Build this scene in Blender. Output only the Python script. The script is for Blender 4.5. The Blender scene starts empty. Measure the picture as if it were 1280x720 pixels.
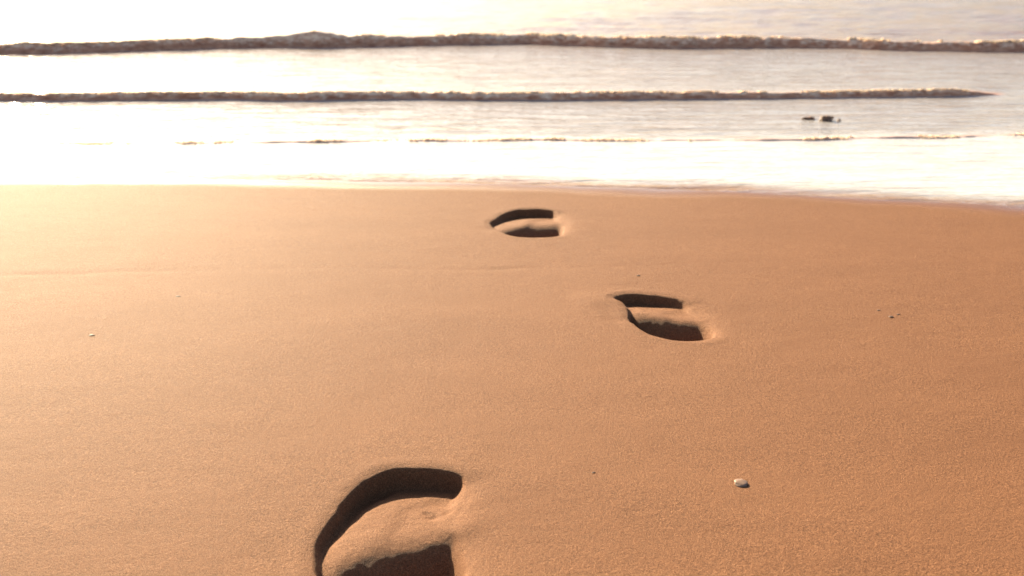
import bpy, bmesh, math, random
import numpy as np
from mathutils import Vector

random.seed(7)
RNG = np.random.default_rng(11)
S = bpy.context.scene
COL = S.collection

# ------------------------------------------------------------------ camera maths
H = 0.85                       # eye height of the crouching photographer
F = 1200.0                     # focal length for a 1280 px wide frame
PITCH = math.atan(420.0 / F)
SP, CP = math.sin(PITCH), math.cos(PITCH)
SUN_EL = math.radians(23)
SUN_AZ = math.radians(32)      # to the left of straight ahead


def ground(px, py, z=0.0):
    """where the ray through a picture point meets the level z"""
    xc, yc = (px - 640.0) / F, -(py - 360.0) / F
    t = (H - z) / (SP - yc * CP)
    return t * xc, t * (CP + yc * SP)


def on_sand(px, py):
    """the same on the beach, which rises gently from the water"""
    x, y = ground(px, py)
    for _ in range(4):
        x, y = ground(px, py, 0.004 * max(0.0, 3.65 - y))
    return x, y


# ------------------------------------------------------------------ noise
def _hash(ix, iy, seed):
    n = (ix.astype(np.int64) * 374761393 + iy.astype(np.int64) * 668265263 + seed * 1442695041) & 0xFFFFFFFF
    n = ((n ^ (n >> 13)) * 1274126177) & 0xFFFFFFFF
    n = n ^ (n >> 16)
    return (n & 0xFFFF) / 32768.0 - 1.0


def vnoise(x, y, seed=0):
    x, y = np.broadcast_arrays(np.asarray(x, float), np.asarray(y, float))
    ix, iy = np.floor(x), np.floor(y)
    fx, fy = x - ix, y - iy
    fx = fx * fx * fx * (fx * (fx * 6 - 15) + 10)
    fy = fy * fy * fy * (fy * (fy * 6 - 15) + 10)
    a, b = _hash(ix, iy, seed), _hash(ix + 1, iy, seed)
    c, d = _hash(ix, iy + 1, seed), _hash(ix + 1, iy + 1, seed)
    return (a * (1 - fx) + b * fx) * (1 - fy) + (c * (1 - fx) + d * fx) * fy


def fbm(x, y, seed=0, octs=4, gain=0.5):
    s, a, n = 0.0, 1.0, 0.0
    for k in range(octs):
        s = s + a * vnoise(x * 2.03 ** k + 17.3 * k, y * 2.03 ** k - 9.1 * k, seed + k)
        n += a
        a *= gain
    return s / n


def sstep(a, b, t):
    t = np.clip((t - a) / (b - a), 0, 1)
    return t * t * (3 - 2 * t)


# ------------------------------------------------------------------ mesh helpers
def tag(o, label=None, cat=None, group=None, kind=None):
    if label: o['label'] = label
    if cat: o['category'] = cat
    if group: o['group'] = group
    if kind: o['kind'] = kind
    return o


def mesh_obj(name, verts, faces, mat, normals=None, attrs=None, parent=None):
    """one mesh object out of numpy arrays; unused points are dropped"""
    faces = np.asarray(faces, dtype=np.int64)
    k = faces.shape[1]
    used, inv = np.unique(faces.ravel(), return_inverse=True)
    v = np.ascontiguousarray(verts[used], dtype=np.float32)
    fl = inv.astype(np.int32)
    me = bpy.data.meshes.new(name)
    me.vertices.add(len(v)); me.vertices.foreach_set('co', v.ravel())
    nf = len(faces)
    me.loops.add(nf * k); me.loops.foreach_set('vertex_index', fl)
    me.polygons.add(nf)
    me.polygons.foreach_set('loop_start', np.arange(0, nf * k, k, dtype=np.int32))
    me.polygons.foreach_set('use_smooth', np.ones(nf, dtype=bool))
    me.update(calc_edges=True)
    if attrs:
        for an, av in attrs.items():
            at = me.attributes.new(an, 'FLOAT', 'POINT')
            at.data.foreach_set('value', np.ascontiguousarray(av[used], dtype=np.float32))
    if normals is not None:
        me.normals_split_custom_set_from_vertices(normals[used].tolist())
    me.materials.append(mat)
    o = bpy.data.objects.new(name, me)
    COL.objects.link(o)
    if parent: o.parent = parent
    return o


def grid_faces(nr, nc, off=0):
    i = np.arange(nr - 1)[:, None] * nc + np.arange(nc - 1)[None, :]
    return np.stack([i, i + 1, i + nc + 1, i + nc], axis=-1) + off      # nr-1, nc-1, 4


def grid_normals(X, Y, Z):
    P = np.stack([X, Y, Z], axis=-1)
    du = np.gradient(P, axis=1)
    dv = np.gradient(P, axis=0)
    n = np.cross(du, dv)
    n /= np.maximum(np.linalg.norm(n, axis=-1, keepdims=True), 1e-12)
    n[n[..., 2] < 0] *= -1
    return n


def blur(a, n=1):
    for _ in range(n):
        b = np.pad(a, 1, mode='edge')
        a = (b[:-2, 1:-1] + 2 * b[1:-1, 1:-1] + b[2:, 1:-1]) / 4
        b = np.pad(a, 1, mode='edge')
        a = (b[1:-1, :-2] + 2 * b[1:-1, 1:-1] + b[1:-1, 2:]) / 4
    return a


# ------------------------------------------------------------------ node helper
class NT:
    def __init__(self, name):
        self.m = bpy.data.materials.new(name)
        self.m.use_nodes = True
        self.t = self.m.node_tree
        self.bsdf = self.t.nodes['Principled BSDF']
        self.out = self.t.nodes['Material Output']

    def n(self, typ, **kw):
        nd = self.t.nodes.new(typ)
        for k, v in kw.items():
            if k in nd.inputs.keys():
                nd.inputs[k].default_value = v
            else:
                setattr(nd, k, v)
        return nd

    def l(self, a, b):
        self.t.links.new(a, b)

    def math(self, op, a, b=None, clamp=False):
        nd = self.t.nodes.new('ShaderNodeMath'); nd.operation = op; nd.use_clamp = clamp
        for i, v in enumerate((a, b)):
            if v is None: continue
            if isinstance(v, (int, float)): nd.inputs[i].default_value = v
            else: self.l(v, nd.inputs[i])
        return nd.outputs[0]

    def ramp(self, fac, stops):
        nd = self.t.nodes.new('ShaderNodeValToRGB')
        e = nd.color_ramp.elements
        while len(e) < len(stops): e.new(0.5)
        for el, (p, c) in zip(e, stops):
            el.position = p
            el.color = (c[0], c[1], c[2], 1) if not isinstance(c, (int, float)) else (c, c, c, 1)
        self.l(fac, nd.inputs[0])
        return nd.outputs[0]

    def mix(self, fac, a, b, blend='MIX'):
        nd = self.t.nodes.new('ShaderNodeMix'); nd.data_type = 'RGBA'; nd.blend_type = blend
        for i, v in ((0, fac), (6, a), (7, b)):
            if isinstance(v, (int, float)): nd.inputs[i].default_value = v
            elif isinstance(v, tuple): nd.inputs[i].default_value = (v[0], v[1], v[2], 1)
            else: self.l(v, nd.inputs[i])
        return nd.outputs[2]

    def noise(self, vec, scale, detail=3.0, rough=0.5, dist=0.0):
        nd = self.n('ShaderNodeTexNoise', Scale=scale, Detail=detail, Roughness=rough, Distortion=dist)
        self.l(vec, nd.inputs['Vector'])
        return nd.outputs['Fac']

    def pos(self, sx=1, sy=1, sz=1):
        g = self.n('ShaderNodeNewGeometry')
        mp = self.n('ShaderNodeMapping')
        mp.inputs['Scale'].default_value = (sx, sy, sz)
        self.l(g.outputs['Position'], mp.inputs['Vector'])
        return mp.outputs[0]

    def attr(self, name):
        a = self.n('ShaderNodeAttribute', attribute_name=name)
        return a.outputs['Fac']

    def bump(self, height, strength, dist, prev=None):
        b = self.n('ShaderNodeBump')
        b.inputs['Strength'].default_value = strength
        b.inputs['Distance'].default_value = dist
        self.l(height, b.inputs['Height'])
        if prev is not None: self.l(prev, b.inputs['Normal'])
        return b.outputs[0]


# ------------------------------------------------------------------ materials
def sand_material():
    k = NT('wet_beach_sand')
    p = k.pos()
    wet = k.attr('wet')
    # grain colours: quartz, ochre, rust and dark mineral specks
    g1 = k.noise(p, 520, 3, 0.65)
    g2 = k.noise(p, 1100, 2, 0.6)
    g3 = k.noise(p, 160, 4, 0.6)
    big = k.noise(k.pos(0.9, 2.6, 1), 1.6, 5, 0.55)
    grain = k.ramp(g1, [(0.28, (0.076, 0.029, 0.0125)), (0.5, (0.172, 0.0755, 0.0325)), (0.74, (0.300, 0.150, 0.074))])
    fine = k.ramp(g2, [(0.30, 0.62), (0.5, 1.0), (0.75, 1.22)])
    c = k.mix(1.0, grain, fine, 'MULTIPLY')
    c = k.mix(1.0, c, k.ramp(g3, [(0.3, 0.86), (0.7, 1.12)]), 'MULTIPLY')
    c = k.mix(1.0, c, k.ramp(big, [(0.3, (0.95, 0.93, 0.92)), (0.7, (1.05, 1.05, 1.05))]), 'MULTIPLY')
    # damp sand by the water is a little darker
    c = k.mix(wet, c, k.mix(1.0, c, (0.84, 0.80, 0.77), 'MULTIPLY'))
    k.l(c, k.bsdf.inputs['Base Color'])
    r = k.n('ShaderNodeMapRange')
    k.l(wet, r.inputs[0]); r.inputs[3].default_value = 0.78; r.inputs[4].default_value = 0.16
    k.l(r.outputs[0], k.bsdf.inputs['Roughness'])
    sp = k.n('ShaderNodeMapRange'); k.l(wet, sp.inputs[0]); sp.inputs[3].default_value = 0.28; sp.inputs[4].default_value = 0.5
    k.l(sp.outputs[0], k.bsdf.inputs['Specular IOR Level'])
    k.bsdf.inputs['IOR'].default_value = 1.36
    dry = k.math('SUBTRACT', 1.0, wet)
    h = k.math('ADD', k.math('MULTIPLY', g1, 1.0), k.math('MULTIPLY', g3, 0.8))
    h = k.math('ADD', h, k.math('MULTIPLY', g2, 0.35))
    h = k.math('MULTIPLY', h, dry)
    nb = k.bump(h, 1.0, 0.0025)
    soft = k.noise(k.pos(14, 32, 14), 1.0, 4, 0.55)
    nb = k.bump(k.math('MULTIPLY', soft, dry), 0.35, 0.004, nb)
    k.l(nb, k.bsdf.inputs['Normal'])
    return k.m


def water_material():
    k = NT('silty_sea_water')
    swell = k.attr('swell')          # how thick the raised wave is: thick water shows more silt
    silt = k.noise(k.pos(6, 6, 22), 2.0, 5, 0.65)
    froth_glare = k.attr('froth_glare')          # pale airy wash by the sand plus sky glare painted into the colour, fading outwards
    deep = k.ramp(silt, [(0.32, (0.34, 0.125, 0.068)), (0.68, (0.72, 0.38, 0.235))])
    patch = k.noise(k.pos(0.55, 2.4, 1), 2.6, 5, 0.6, 0.6)
    fr = k.math('ADD', froth_glare, k.math('MULTIPLY', k.math('MULTIPLY', k.math('SUBTRACT', patch, 0.5), 0.75), froth_glare), clamp=True)
    shallow = k.ramp(fr, [(0.0, (0.150, 0.070, 0.036)), (0.30, (0.24, 0.160, 0.115)), (0.60, (0.31, 0.293, 0.285)), (1.0, (0.54, 0.525, 0.51))])
    crest = k.attr('crest')
    lace = k.noise(k.pos(16, 16, 40), 1.0, 5, 0.7)
    broad = k.noise(k.pos(1.6, 1.6, 1), 1.0, 3, 0.5)
    lf = k.math('ADD', k.math('MULTIPLY', lace, 1.9), k.math('MULTIPLY', crest, 0.50))
    lf = k.math('ADD', lf, k.math('MULTIPLY', broad, 0.5))
    lf = k.math('MULTIPLY', k.math('SUBTRACT', lf, 1.44), 2.4, clamp=True)
    deep = k.mix(lf, deep, (0.92, 0.69, 0.50))       # foam film streaked over the breaking crest
    c = k.mix(swell, shallow, deep)
    k.l(c, k.bsdf.inputs['Base Color'])
    sp = k.n('ShaderNodeMapRange'); k.l(swell, sp.inputs[0]); sp.inputs[3].default_value = 0.5; sp.inputs[4].default_value = 0.08
    k.l(sp.outputs[0], k.bsdf.inputs['Specular IOR Level'])
    k.bsdf.inputs['Roughness'].default_value = 0.08
    k.bsdf.inputs['IOR'].default_value = 1.34
    n1 = k.noise(k.pos(0.8, 3.2, 1), 3.0, 4, 0.55, 0.4)
    n2 = k.noise(k.pos(6, 18, 6), 1.6, 3, 0.55, 0.3)
    nb = k.bump(n1, 0.5, k_dist1)
    nb = k.bump(n2, 0.4, 0.006, nb)
    k.l(nb, k.bsdf.inputs['Normal'])
    return k.m


def simple_mat(name, stops, scale, rough, bump=0.0, bscale=60, bdist=0.003, translucent=None):
    k = NT(name)
    p = k.n('ShaderNodeTexCoord').outputs['Object']
    k.l(k.ramp(k.noise(p, scale, 4, 0.6), stops), k.bsdf.inputs['Base Color'])
    k.bsdf.inputs['Roughness'].default_value = rough
    if bump:
        k.l(k.bump(k.noise(p, bscale, 4, 0.6), bump, bdist), k.bsdf.inputs['Normal'])
    if translucent:                  # bubbles let the low sun through
        tr = k.n('ShaderNodeBsdfTranslucent'); tr.inputs['Color'].default_value = (0.92, 0.84, 0.74, 1)
        mx = k.n('ShaderNodeMixShader'); mx.inputs[0].default_value = 0.80
        k.l(k.bsdf.outputs[0], mx.inputs[1]); k.l(tr.outputs[0], mx.inputs[2]); k.l(mx.outputs[0], k.out.inputs['Surface'])
    return k.m


k_dist1 = 0.06
M_SAND = sand_material()
M_WATER = water_material()
M_FOAM = simple_mat('sea_foam', [(0.35, (0.55, 0.42, 0.32)), (0.6, (0.86, 0.79, 0.70))], 12, 0.35, translucent=True)
M_ROCK = simple_mat('dark_wet_rock', [(0.35, (0.06, 0.030, 0.015)), (0.65, (0.27, 0.145, 0.085))], 45, 0.5, 0.8, 70, 0.006)
M_SHELL = simple_mat('bleached_shell', [(0.3, (0.17, 0.10, 0.062)), (0.7, (0.24, 0.155, 0.105))], 120, 0.5, 0.5, 250, 0.001)
M_SPECK = simple_mat('debris_dent_shade', [(0.35, (0.040, 0.019, 0.010)), (0.65, (0.095, 0.046, 0.024))], 200, 0.7, 0.6, 300, 0.001)

# ------------------------------------------------------------------ shoreline and waves as curves over the ground
def curve(pts):
    """picture points -> (direction x/y, distance y) table"""
    g = np.array([ground(*q) for q in pts])
    u = g[:, 0] / g[:, 1]
    return u, g[:, 1]


SHORE = curve([(-300, 222), (0, 223), (320, 223.5), (480, 226), (640, 229.5), (850, 236.5), (1000, 243), (1100, 248), (1280, 258), (1600, 278)])
SWASH = curve([(-300, 182), (0, 181), (170, 180), (320, 179), (450, 178), (640, 177), (760, 176), (900, 176), (1000, 176), (1110, 174), (1180, 173), (1280, 169), (1600, 158)])
WAVE2 = curve([(-300, 127), (0, 126), (330, 126), (480, 125), (640, 125.5), (840, 125), (1030, 124), (1140, 122), (1230, 120), (1600, 114)])
WAVE1 = curve([(-300, 75), (0, 69), (150, 65), (320, 60), (430, 59.5), (640, 55), (815, 61), (1000, 59.5), (1120, 63), (1280, 65), (1600, 66)])


def smooth_interp(u, tab):
    us = np.linspace(-3, 3, 2401)
    ys = np.interp(us, tab[0], tab[1])
    ker = np.hanning(41); ker /= ker.sum()
    ys = np.convolve(np.pad(ys, 20, mode='edge'), ker, mode='valid')
    return np.interp(u, us, ys)


def shore_y(x, y):
    u = np.clip(x / np.maximum(y, 0.4), -1.5, 1.5)
    return smooth_interp(u, SHORE) - 0.01 + 0.015 * fbm(x * 1.7, 0 * x, 41, 3)


# ------------------------------------------------------------------ sand
def sand_base(x, y):
    sy = shore_y(x, y)
    d = sy - y
    z = np.where(d > 0, 0.004 * d, 0.03 * d)
    near = np.exp(-(np.maximum(0, np.abs(x) - 3) / 3) ** 2)
    z = z + 0.0030 * fbm(x * 1.1, y * 2.0, 3, 3) * sstep(0.15, 1.3, d) * near
    z = z + 0.0009 * fbm(x * 9, y * 14, 5, 3) * sstep(0.05, 0.6, d)
    # faint drainage lines left by the last swash
    line = y - 2.62 - 0.05 * x - 0.05 * fbm(x * 1.4, 0 * x, 8, 3)
    z = z - 0.0022 * np.exp(-(line / 0.018) ** 2) * sstep(1.0, -0.2, x) * (0.6 + 0.4 * vnoise(x * 6, 0 * x, 9))
    return z


def wetness(x, y):
    d = shore_y(x, y) - y
    n = 0.06 * fbm(x * 2.2, y * 5.0, 21, 4)
    return 1.0 - sstep(-0.02, 0.15, d + n)


def poly_dist(px, py, poly):
    """signed distance to a closed polygon (inside > 0) and the outward direction at the nearest edge point"""
    n = len(poly)
    best = np.full(px.shape, 1e9)
    nx, ny = np.zeros(px.shape), np.zeros(px.shape)
    inside = np.zeros(px.shape, bool)
    for i in range(n):
        ax, ay = poly[i]; bx, by = poly[(i + 1) % n]
        ex, ey = bx - ax, by - ay
        t = np.clip(((px - ax) * ex + (py - ay) * ey) / (ex * ex + ey * ey + 1e-12), 0, 1)
        dx, dy = px - ax - t * ex, py - ay - t * ey
        d = np.hypot(dx, dy)
        m = d < best
        best = np.where(m, d, best)
        nx = np.where(m, dx / np.maximum(d, 1e-9), nx)
        ny = np.where(m, dy / np.maximum(d, 1e-9), ny)
        c = ((ay > py) != (by > py)) & (px < ex * (py - ay) / (ey if abs(ey) > 1e-12 else 1e-12) + ax)
        inside ^= c
    sgn = np.where(inside, 1.0, -1.0)
    return best * sgn, -nx * sgn, -ny * sgn


def spline(pts, n=160):
    p = np.array(pts, float)
    k = len(p)
    out = []
    for i in range(k):
        p0, p1, p2, p3 = p[(i - 1) % k], p[i], p[(i + 1) % k], p[(i + 2) % k]
        for t in np.linspace(0, 1, max(3, n // k), endpoint=False):
            out.append(0.5 * ((2 * p1) + (-p0 + p2) * t + (2 * p0 - 5 * p1 + 4 * p2 - p3) * t * t + (-p0 + 3 * p1 - 3 * p2 + p3) * t ** 3))
    return np.array(out)


class Print:
    def __init__(self, rim, crest, far_depth, crest_depth, near_depth, slope_len, label, mounds=(), soft_right=0.021, bump_seed=0, outer=(), sl_max=0.66):
        self.sl_max = sl_max
        self.poly = spline([on_sand(*q) for q in rim])
        c = np.array([on_sand(*q) for q in crest])
        self.cx, self.cy = c[:, 0], c[:, 1]
        self.fd, self.cd, self.nd, self.sl = far_depth, crest_depth, near_depth, slope_len
        self.label, self.mounds, self.sr, self.seed, self.outer = label, mounds, soft_right, bump_seed, outer
        lo, hi = self.poly.min(0) - 0.16, self.poly.max(0) + 0.16
        self.lo = np.floor(lo * 100).astype(int)          # whole centimetres
        self.hi = np.ceil(hi * 100).astype(int)

    def relief(self, X, Y):
        wob = 0.0032 * fbm(X * 40, Y * 40, 60 + self.seed, 3)
        sd, nx, ny = poly_dist(X, Y, self.poly)
        sd = sd + wob
        right = sstep(0.78, 1.0, nx)
        near = sstep(0.2, 0.8, -ny)
        w = 0.006 + right * self.sr + near * 0.010
        w = blur(w, 22)
        wall = sstep(-0.002, 1.0, sd / w)
        cy = np.interp(X, self.cx, self.cy)
        q = Y - cy                                        # > 0: beyond the crest, towards the sea
        span = np.maximum(0.04, self.poly[:, 1].max() - cy)
        up = -self.cd - (self.fd - self.cd) * np.clip(q / span, 0, 1.3) ** 1.35
        k = self.sl_max / (2 * self.sl)                          # the slope falling towards the camera reaches this
        qn = np.maximum(-q, 0)
        dn = -self.cd - np.where(qn < self.sl, k * qn ** 2, k * self.sl ** 2 + self.sl_max * (qn - self.sl))
        dn = np.maximum(dn, -self.nd)
        floor = np.where(q > 0, up, dn)
        floor = floor - (0.012 if self.seed == 1 else 0.005) * np.exp(-(sd / 0.022) ** 2) * blur(sstep(0.2, 0.8, -nx), 6)   # pressed deeper along the outer side
        floor = blur(floor, 3)
        floor = floor + (0.0009 if self.seed == 1 else 0.0004) * fbm(X * 26, Y * 26, 70 + self.seed, 4) + (0.0008 if self.seed == 1 else 0.0004) * fbm(X * 120, Y * 120, 90 + self.seed, 2)
        for mx, my, r, a in self.mounds:
            gx, gy = on_sand(mx, my)
            floor = floor + a * np.exp(-((X - gx) ** 2 + (Y - gy) ** 2) / (r * r))
        floor = np.minimum(floor, 0.0015)
        z = wall * floor
        lip = np.exp(-((np.minimum(sd, 0) + 0.024) / 0.014) ** 2) * (sd < 0)
        rr = blur(right, 24)
        z = z - (0.0030 * np.exp(np.minimum(sd, 0) / 0.010) * (1 - rr) + 0.0078 * np.exp(np.minimum(sd, 0) / 0.019) * rr)      # worn, rounded rim
        z = z + 0.0016 * lip * (1 - rr) * (0.7 + 0.5 * fbm(X * 12, Y * 12, 77 + self.seed, 3))
        for mx, my, r, a in self.outer:
            gx, gy = on_sand(mx, my)
            z = z + a * np.exp(-((X - gx) ** 2 + (Y - gy) ** 2) / (r * r))
        z = blur(z, 3)
        edge = sstep(-0.15, -0.09, sd)                   # dies out before the block ends
        return z * edge, sd


PRINTS = [
    Print([(582, 597), (557, 589), (515, 586), (480, 590), (455, 602), (438, 618), (420, 641), (400, 668), (394, 686), (395, 706), (402, 724),
           (430, 742), (480, 752), (530, 750), (570, 738), (584, 715), (586, 692), (580, 670), (564, 652), (572, 636), (584, 612)],
          [(390, 699), (420, 690), (460, 674), (510, 659), (560, 649), (600, 643)], 0.036, 0.003, 0.060, 0.072,
          'largest and nearest footprint, deep in the sand and cut off by the bottom edge', soft_right=0.026, bump_seed=1, sl_max=0.63, mounds=((541, 634, 0.010, -0.007), (551, 631, 0.006, 0.005), (561, 630, 0.009, -0.008), (533, 629, 0.006, -0.004))),
    Print([(768, 372), (791, 368), (826, 370.5), (852, 375.5), (867, 382), (879, 393), (890, 405), (894, 414), (886, 422.5), (857, 425), (826, 421), (804, 412), (790, 400), (786, 388), (779, 378)],
          [(770, 376), (792, 387), (830, 392.5), (870, 395.5), (890, 398)], 0.030, 0.004, 0.080, 0.036,
          'middle footprint of the trail with a pointed left end, right of the other two', soft_right=0.021, bump_seed=2, sl_max=0.86, outer=((742, 376, 0.055, 0.004), (776, 400, 0.03, -0.0025))),
    Print([(613, 279), (627, 269), (644, 262.5), (669, 261), (686, 262), (697, 265), (704, 271), (707, 279), (704, 288), (694, 294), (666, 295.5), (641, 293.5), (624, 287)],
          [(610, 286), (640, 281.5), (660, 277), (700, 275)], 0.030, 0.004, 0.060, 0.055,
          'farthest and smallest looking footprint, closest to the water edge', soft_right=0.021, bump_seed=3, outer=((612, 286, 0.03, -0.002),)),
]


def axis_lines(fine_lo, fine_hi, lo, hi, step=0.01, growth=1.25):
    mid = np.arange(round(fine_lo / step), round(fine_hi / step) + 1) * step
    up, s, x = [], step, fine_hi
    while x < hi:
        s *= growth; x += s; up.append(x)
    dn, s, x = [], step, fine_lo
    while x > lo:
        s *= growth; x -= s; dn.append(x)
    return np.array(dn[::-1] + list(mid) + up)


def build_sand():
    xs = axis_lines(-2.3, 2.3, -400, 400)
    ys = axis_lines(0.9, 4.3, -400, 14)
    X, Y = np.meshgrid(xs, ys)
    Z = sand_base(X, Y)
    N = grid_normals(X, Y, Z)
    W = wetness(X, Y)
    V = np.stack([X, Y, Z], -1).reshape(-1, 3)
    faces = grid_faces(len(ys), len(xs))
    keep = np.ones(faces.shape[:2], bool)
    cxm, cym = (xs[:-1] + xs[1:]) / 2, (ys[:-1] + ys[1:]) / 2
    allV, allN, allW, sandF = [V], [N.reshape(-1, 3)], [W.ravel()], []
    off = len(V)
    SUB = 4
    made = []
    for pr in PRINTS:
        x0, y0, x1, y1 = pr.lo[0] / 100, pr.lo[1] / 100, pr.hi[0] / 100, pr.hi[1] / 100
        keep[np.ix_((cym > y0) & (cym < y1), (cxm > x0) & (cxm < x1))] = False
        nx, ny = (pr.hi - pr.lo) * SUB + 1
        fx = pr.lo[0] / 100 + np.arange(nx) * 0.01 / SUB
        fy = pr.lo[1] / 100 + np.arange(ny) * 0.01 / SUB
        FX, FY = np.meshgrid(fx, fy)
        rel, sd = pr.relief(FX, FY)
        FZ = sand_base(FX, FY) + rel
        # the block's rim lies exactly on the straight edges of the coarser sheet around it
        for e in (0, -1):
            FZ[e, :] = np.interp(fx, fx[::SUB], FZ[e, ::SUB])
            FZ[:, e] = np.interp(fy, fy[::SUB], FZ[::SUB, e])
        FN = grid_normals(FX, FY, FZ)
        f = grid_faces(ny, nx)
        sdc = (sd[:-1, :-1] + sd[1:, 1:]) / 2
        ins = sdc > -0.006
        allV.append(np.stack([FX, FY, FZ], -1).reshape(-1, 3))
        allN.append(FN.reshape(-1, 3)); allW.append(wetness(FX, FY).ravel())
        sandF.append(f[~ins] + off)
        made.append((pr, f[ins] + off))
        off += FX.size
    V, N, W = np.concatenate(allV), np.concatenate(allN), np.concatenate(allW)
    sf = np.concatenate([faces[keep]] + sandF)
    tag(mesh_obj('sand', V, sf, M_SAND, N, {'wet': W}), kind='structure')
    for pr, f in made:
        o = mesh_obj('footprint', V, f, M_SAND, N, {'wet': W})
        tag(o, pr.label, 'footprint', 'footprints leading to the water')


build_sand()


# ------------------------------------------------------------------ sea
def wave_height(x, y, u):
    foot1 = smooth_interp(u, WAVE1) + 0.07 * fbm(x * 1.1, 0 * x, 31, 4) + 0.035 * fbm(x * 6, 0 * x, 36, 4)
    foot2 = smooth_interp(u, WAVE2) + 0.035 * fbm(x * 1.6, 0 * x, 32, 4) + 0.018 * fbm(x * 9, 0 * x, 37, 4)
    foot3 = smooth_interp(u, SWASH) + 0.03 * fbm(x * 2.3, 0 * x, 33, 4)
    q1, q2, q3 = y - foot1, y - foot2, y - foot3
    px = u * 1200 * 1.0 / 1.0
    ub = (395 - 640) / F / (CP + (360 - 40) / F * SP)
    a1 = 0.082 * (1 + 0.16 * fbm(x * 0.8, 0 * x, 51, 3) + 0.10 * fbm(x * 5, y * 3, 52, 3)) + 0.034 * np.exp(-((u - ub) / 0.024) ** 2) + 0.02 * np.exp(-((u - ub) / 0.06) ** 2)
    taper = sstep(0.515, 0.45, u)
    a2 = 0.037 * (1 + 0.22 * fbm(x * 1.0, 0 * x, 53, 3) + 0.12 * fbm(x * 7, y * 4, 54, 3)) * taper
    a3 = 0.0055 * np.clip(0.75 + 1.4 * fbm(x * 5.5, 0 * x, 55, 4), 0.08, 1.3) * sstep(-0.50, -0.36, u) * (1 + 0.6 * sstep(0.05, 0.4, u))

    def prof(q, wf, back):
        rise = sstep(0, wf, q)
        return np.where(q < wf, rise, np.exp(-np.maximum(0, q - wf) / back))
    h1 = a1 * prof(q1, 0.075, 0.55) * (1 + 0.15 * fbm(x * 9, y * 13, 56, 4) * sstep(0, 0.03, q1))
    h2 = a2 * prof(q2, 0.040, 0.32) * (1 + 0.14 * fbm(x * 13, y * 19, 57, 4) * sstep(0, 0.02, q2))
    h3 = a3 * prof(q3, 0.016, 0.20)
    chop = sstep(foot1 + 0.2, foot1 + 3, y)
    z = h1 + h2 + h3
    z = z + (0.004 + 0.036 * chop) * fbm(x * 0.9, y * 2.6, 58, 4) * sstep(0.3, 1.5, y - foot3)
    z = z + 0.030 * chop * np.maximum(0, fbm(x * 0.28, y * 1.0, 59, 3)) ** 1.2
    return z, (q1, q2, q3), (h1, h2, h3)


def build_sea():
    us = np.concatenate([np.linspace(-1.5, -0.64, 90, endpoint=False), np.linspace(-0.64, 0.64, 1150), np.linspace(0.64, 1.5, 91)[1:]])
    c0, c1, c2, c3 = (smooth_interp(us, t) for t in (SHORE, SWASH, WAVE2, WAVE1))
    rows = []

    def band(a, b, ts):
        for t in ts: rows.append(a + (b - a) * t)

    def rel(c, ds):
        for d in ds: rows.append(c + d)
    band(c0 - 0.34, c1 - 0.06, np.linspace(0, 1, 26, endpoint=False))
    rel(c1, np.arange(-0.06, 0.06, 0.004))
    band(c1 + 0.06, c2 - 0.09, np.linspace(0, 1, 30, endpoint=False))
    rel(c2, np.arange(-0.09, 0.11, 0.004))
    band(c2 + 0.11, c3 - 0.16, np.linspace(0, 1, 40, endpoint=False))
    rel(c3, np.arange(-0.16, 0.24, 0.005))
    last = c3 + 0.24
    d = 0.02
    while d < 3000:
        rows.append(last + d); d = d * 1.045 + 0.02
    Y = np.array(rows)
    X = Y * us[None, :]
    U = np.broadcast_to(us[None, :], Y.shape)
    Z, q, h = wave_height(X, Y, U)
    Z = Z * sstep(300, 40, Y)
    N = grid_normals(X, Y, Z)
    sw = sstep(-0.02, 0.01, q[0]) * np.exp(-np.maximum(0, q[0] - 0.10) / 0.10) + np.clip(h[1] / 0.004, 0, 1) * np.exp(-np.maximum(0, q[1] - 0.05) / 0.06)
    sw = sw + 0.65 * np.clip(h[2] / 0.003, 0, 1) * np.exp(-np.maximum(0, q[2] - 0.02) / 0.03)
    sw = np.clip(sw, 0, 1)
    V = np.stack([X, Y, Z], -1).reshape(-1, 3)
    N = N.reshape(-1, 3)
    f = grid_faces(*Y.shape)
    mid = lambda a: (a[:-1, :-1] + a[1:, 1:]) / 2
    u_in = np.abs(mid(U)) < 2
    m1 = (mid(q[0]) > -0.01) & (mid(q[0]) < 0.30) & u_in
    m2 = (mid(q[1]) > -0.008) & (mid(q[1]) < 0.18) & (mid(h[1]) > 0.002)
    m3 = (mid(q[2]) > -0.004) & (mid(q[2]) < 0.08) & (mid(h[2]) > 0.0001)
    dshore = Y - smooth_interp(us, SHORE)[None, :] + 0.01
    fr = sstep(0.0, 0.30, dshore + 0.05 + 0.05 * fbm(X * 2.4, Y * 7, 61, 4)) * (1 - 0.42 * sstep(-0.10, 0.30, q[2])) * (1 - 0.08 * sstep(0, 0.6, q[1])) * (1 - 0.62 * sstep(0.1, 1.2, q[0]))
    att = {'swell': sw.ravel(), 'froth_glare': fr.ravel(), 'crest': np.clip(h[0] / 0.085 + np.where(q[0] < -0.05, h[1] / 0.038, 0), 0, 1).ravel()}
    tag(mesh_obj('sea', V, f[~(m1 | m2 | m3)], M_WATER, N, att), kind='structure')
    w1 = tag(mesh_obj('wave', V, f[m1], M_WATER, N, att), 'farthest and tallest brown wave with a foaming crest and a hump left of centre', 'wave', 'waves rolling in')
    w2 = tag(mesh_obj('wave', V, f[m2], M_WATER, N, att), 'middle low brown wave with a thin foam lip, fading out near the right edge', 'wave', 'waves rolling in')
    w3 = tag(mesh_obj('wave', V, f[m3], M_WATER, N, att), 'thin broken ripple of the last spent wave, nearest to the sand', 'wave', 'waves rolling in')
    return w1, w2, w3


WAVES = build_sea()


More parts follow.
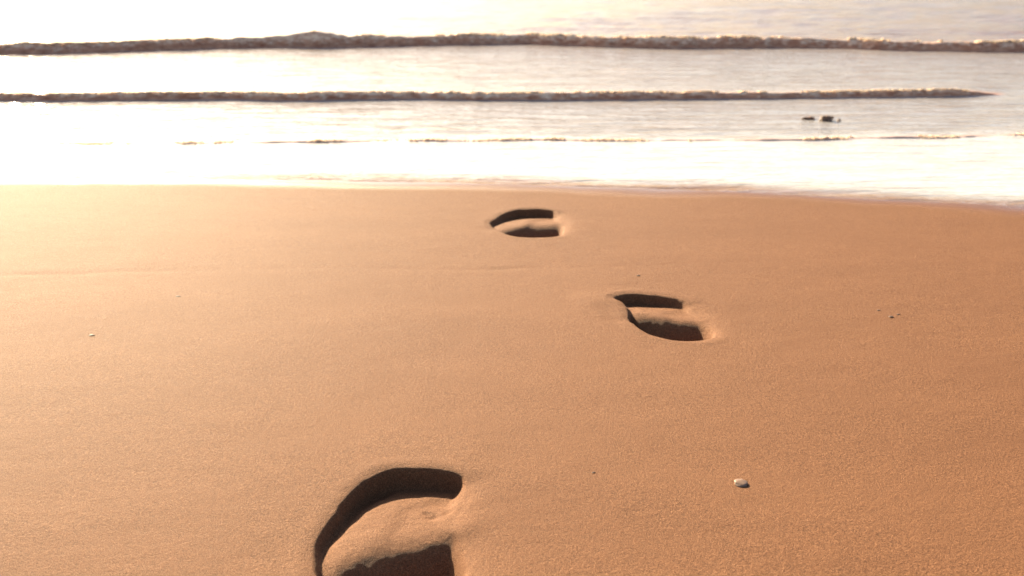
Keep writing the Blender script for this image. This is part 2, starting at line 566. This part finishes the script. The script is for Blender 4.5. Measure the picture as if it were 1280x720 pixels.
# ------------------------------------------------------------------ foam: small bubbly lumps riding on the crests
def lumps(spots, name, parent):
    bm = bmesh.new()
    bmesh.ops.create_icosphere(bm, subdivisions=1, radius=1.0)
    bv = np.array([v.co[:] for v in bm.verts]); bf = np.array([[v.index for v in fc.verts] for fc in bm.faces])
    bm.free()
    n = len(spots)
    V = np.zeros((n, len(bv), 3)); Fc = np.zeros((n, len(bf), 3), int)
    for i, (x, y, z, r, sx) in enumerate(spots):
        j = 1 + 0.28 * RNG.standard_normal((len(bv), 1))
        V[i] = bv * j * np.array([r * sx, r, r * 0.75]) + np.array([x, y, z])
        Fc[i] = bf + i * len(bv)
    return mesh_obj(name, V.reshape(-1, 3), Fc.reshape(-1, 3), M_FOAM, parent=parent)


def crest_foam(tab, which, parent, count, qlo, qhi, rmin, rmax, dens_seed, thr, umax=0.75, umin=-0.75):
    spots = []
    while len(spots) < count:
        u = RNG.uniform(umin, umax, 4000)
        yb = smooth_interp(u, tab)
        q = qlo + (qhi - qlo) * RNG.beta(1.6, 2.2, 4000)
        y = yb + q
        for _ in range(3):                      # follow the wandering foot of the wave
            x = u * y
            z, qq, hh = wave_height(x, y, u)
            y = y + (q - qq[which])
        x = u * y
        z, qq, hh = wave_height(x, y, u)
        dn = fbm(x * 3.0, y * 2.5, dens_seed, 4) + 0.35 * fbm(x * 14, y * 14, dens_seed + 5, 2)
        r = rmin + (rmax - rmin) * RNG.random(4000) ** 3
        for i in np.nonzero(dn > thr)[0]:
            spots.append((x[i], y[i], z[i] + 0.85 * r[i], r[i], 1.2 + 2.0 * RNG.random()))
    return lumps(spots[:count], 'foam', parent)


crest_foam(WAVE1, 0, WAVES[0], 14000, 0.064, 0.20, 0.003, 0.012, 81, 0.0)
crest_foam(WAVE2, 1, WAVES[1], 9000, 0.035, 0.085, 0.002, 0.0065, 83, -0.04, umax=0.47)
crest_foam(SWASH, 2, WAVES[2], 1500, 0.0, 0.05, 0.0015, 0.0045, 85, 0.10)


# ------------------------------------------------------------------ small things
def lump_mesh(name, mat, size, seed, sub=3, rough=0.35, flat=0.0, freq=1.6):
    """an irregular stone: an icosphere pushed about by noise and faceted"""
    bm = bmesh.new()
    bmesh.ops.create_icosphere(bm, subdivisions=sub, radius=1.0)
    co = np.array([v.co[:] for v in bm.verts])
    n = fbm(co[:, 0] * freq + seed, co[:, 1] * freq + co[:, 2] * 1.3 * freq, seed, 3)
    n2 = fbm(co[:, 2] * freq * 2 - seed, co[:, 0] * freq * 2, seed + 9, 3)
    co = co * (1 + rough * (n + 0.5 * n2))[:, None]
    if flat: co[:, 2] = np.maximum(co[:, 2], -flat)
    co = co * np.array(size)
    for v, c in zip(bm.verts, co): v.co = c
    me = bpy.data.meshes.new(name)
    bm.to_mesh(me); bm.free()
    me.materials.append(mat)
    for p in me.polygons: p.use_smooth = True
    o = bpy.data.objects.new(name, me); COL.objects.link(o)
    return o


def at_px(o, px, py, dz=0.0, rz=0.0, tilt=0.0):
    x, y = on_sand(px, py)
    o.location = (x, y, float(sand_base(np.array([x]), np.array([y]))[0]) + dz)
    o.rotation_euler = (tilt, 0, rz)
    return o


def at_sea(o, px, py, dz, rz=0.0):
    x, y = ground(px, py)
    z = wave_height(np.array([x]), np.array([y]), np.array([x / y]))[0][0]
    o.location = (x, y, float(z) + 0.0015 + dz)
    o.rotation_euler = (0, 0, rz)
    return o


G_ROCK = 'bits of dark rock in the shallows'
tag(at_sea(lump_mesh('rock', M_ROCK, (0.036, 0.028, 0.021), 3, 4, 0.5), 1033, 151, 0.004), 'largest dark brown rock poking out of the shallow water below the middle wave', 'rock', G_ROCK)
tag(at_sea(lump_mesh('rock', M_ROCK, (0.034, 0.022, 0.009), 8, 4, 0.55), 1010, 149, 0.002), 'low flat dark rock in the shallow water just left of the largest one', 'rock', G_ROCK)
tag(at_sea(lump_mesh('rock', M_ROCK, (0.009, 0.008, 0.008), 12, 3, 0.4), 1048.5, 151, 0.001), 'tiny dark rock tip just right of the largest one in the shallows', 'rock', G_ROCK)

sh = lump_mesh('shell_fragment', M_SHELL, (0.0110, 0.0110, 0.0023), 5, 3, 0.30, 0.5, 1.1)
tag(at_px(sh, 926, 604, 0.0022, 0.3, math.radians(8)), 'pale bleached shell chip lying alone on the sand right of the nearest footprint', 'shell')

G_PEB = 'brown specks of debris on the sand'
for (px, py, s, rz, lab) in [
    (798, 345, (0.006, 0.003, 0.0026), 0.3, 'tiny dark speck of debris between the far and middle footprints'),
    (1114, 396, (0.007, 0.004, 0.0030), 0.1, 'brown speck standing in for the shade in a small dent far right of the middle footprint'),  # this and the next two: dark lumps in place of shaded pits
    (1123, 393, (0.0035, 0.003, 0.0022), 0.8, 'smaller brown speck standing in for a shaded dent right beside the bigger one, right of the middle footprint'),
    (1098, 388, (0.004, 0.003, 0.0020), 0.5, 'faint brown speck standing in for a shaded dent up left of the bigger speck, right of the middle footprint'),
    (223, 371.5, (0.007, 0.003, 0.0022), 0.0, 'thin brown speck of debris on the pale upper left sand along a faint swash line'),
    (742, 590, (0.0032, 0.0016, 0.0018), 0.3, 'tiny dark speck of debris on the sand left of the pale shell chip'),
    (115, 420, (0.007, 0.003, 0.0024), 0.2, 'brown speck of debris alone on the pale left sand below the swash line'),
]:
    s = (s[0], s[1] * 1.4, s[2] * 0.6)
    o = lump_mesh('pebble', M_SPECK, s, int(px), 2, 0.4)
    tag(at_px(o, px, py, s[2] * 0.2, rz), lab, 'pebble', G_PEB)

# ------------------------------------------------------------------ light
w = bpy.data.worlds.new('World'); S.world = w
w.use_nodes = True
nt = w.node_tree
sky = nt.nodes.new('ShaderNodeTexSky'); sky.sky_type = 'NISHITA'
sky.sun_disc = False
sky.sun_elevation = SUN_EL
sky.sun_rotation = -SUN_AZ
sky.dust_density = 2.6
sky.air_density = 0.8
sky.ozone_density = 0.4
bg = nt.nodes['Background']; bg.inputs['Strength'].default_value = 0.05
nt.links.new(sky.outputs[0], bg.inputs[0])

sl = bpy.data.lights.new('sun', 'SUN'); sl.energy = 5.0; sl.angle = math.radians(0.6); sl.color = (1.0, 0.81, 0.54)
so = bpy.data.objects.new('sun', sl); COL.objects.link(so)
d = Vector((-math.sin(SUN_AZ) * math.cos(SUN_EL), math.cos(SUN_AZ) * math.cos(SUN_EL), math.sin(SUN_EL)))
so.rotation_euler = d.to_track_quat('Z', 'Y').to_euler()
so.location = d * 20

# ------------------------------------------------------------------ camera
cd = bpy.data.cameras.new('camera'); co = bpy.data.objects.new('camera', cd); COL.objects.link(co)
cd.sensor_width = 36.0; cd.lens = 36.0 * F / 1280.0
cd.clip_start = 0.05; cd.clip_end = 8000
co.location = (0, 0, H); co.rotation_euler = (math.pi / 2 - PITCH, 0, 0)
cd.dof.use_dof = True; cd.dof.focus_distance = 1.75; cd.dof.aperture_fstop = 5.0
S.camera = co

S.render.engine = 'CYCLES'
S.view_settings.view_transform = 'Standard'
S.view_settings.look = 'None'
S.view_settings.gamma = 1.0
S.view_settings.use_curve_mapping = False
S.view_settings.exposure = 2.12
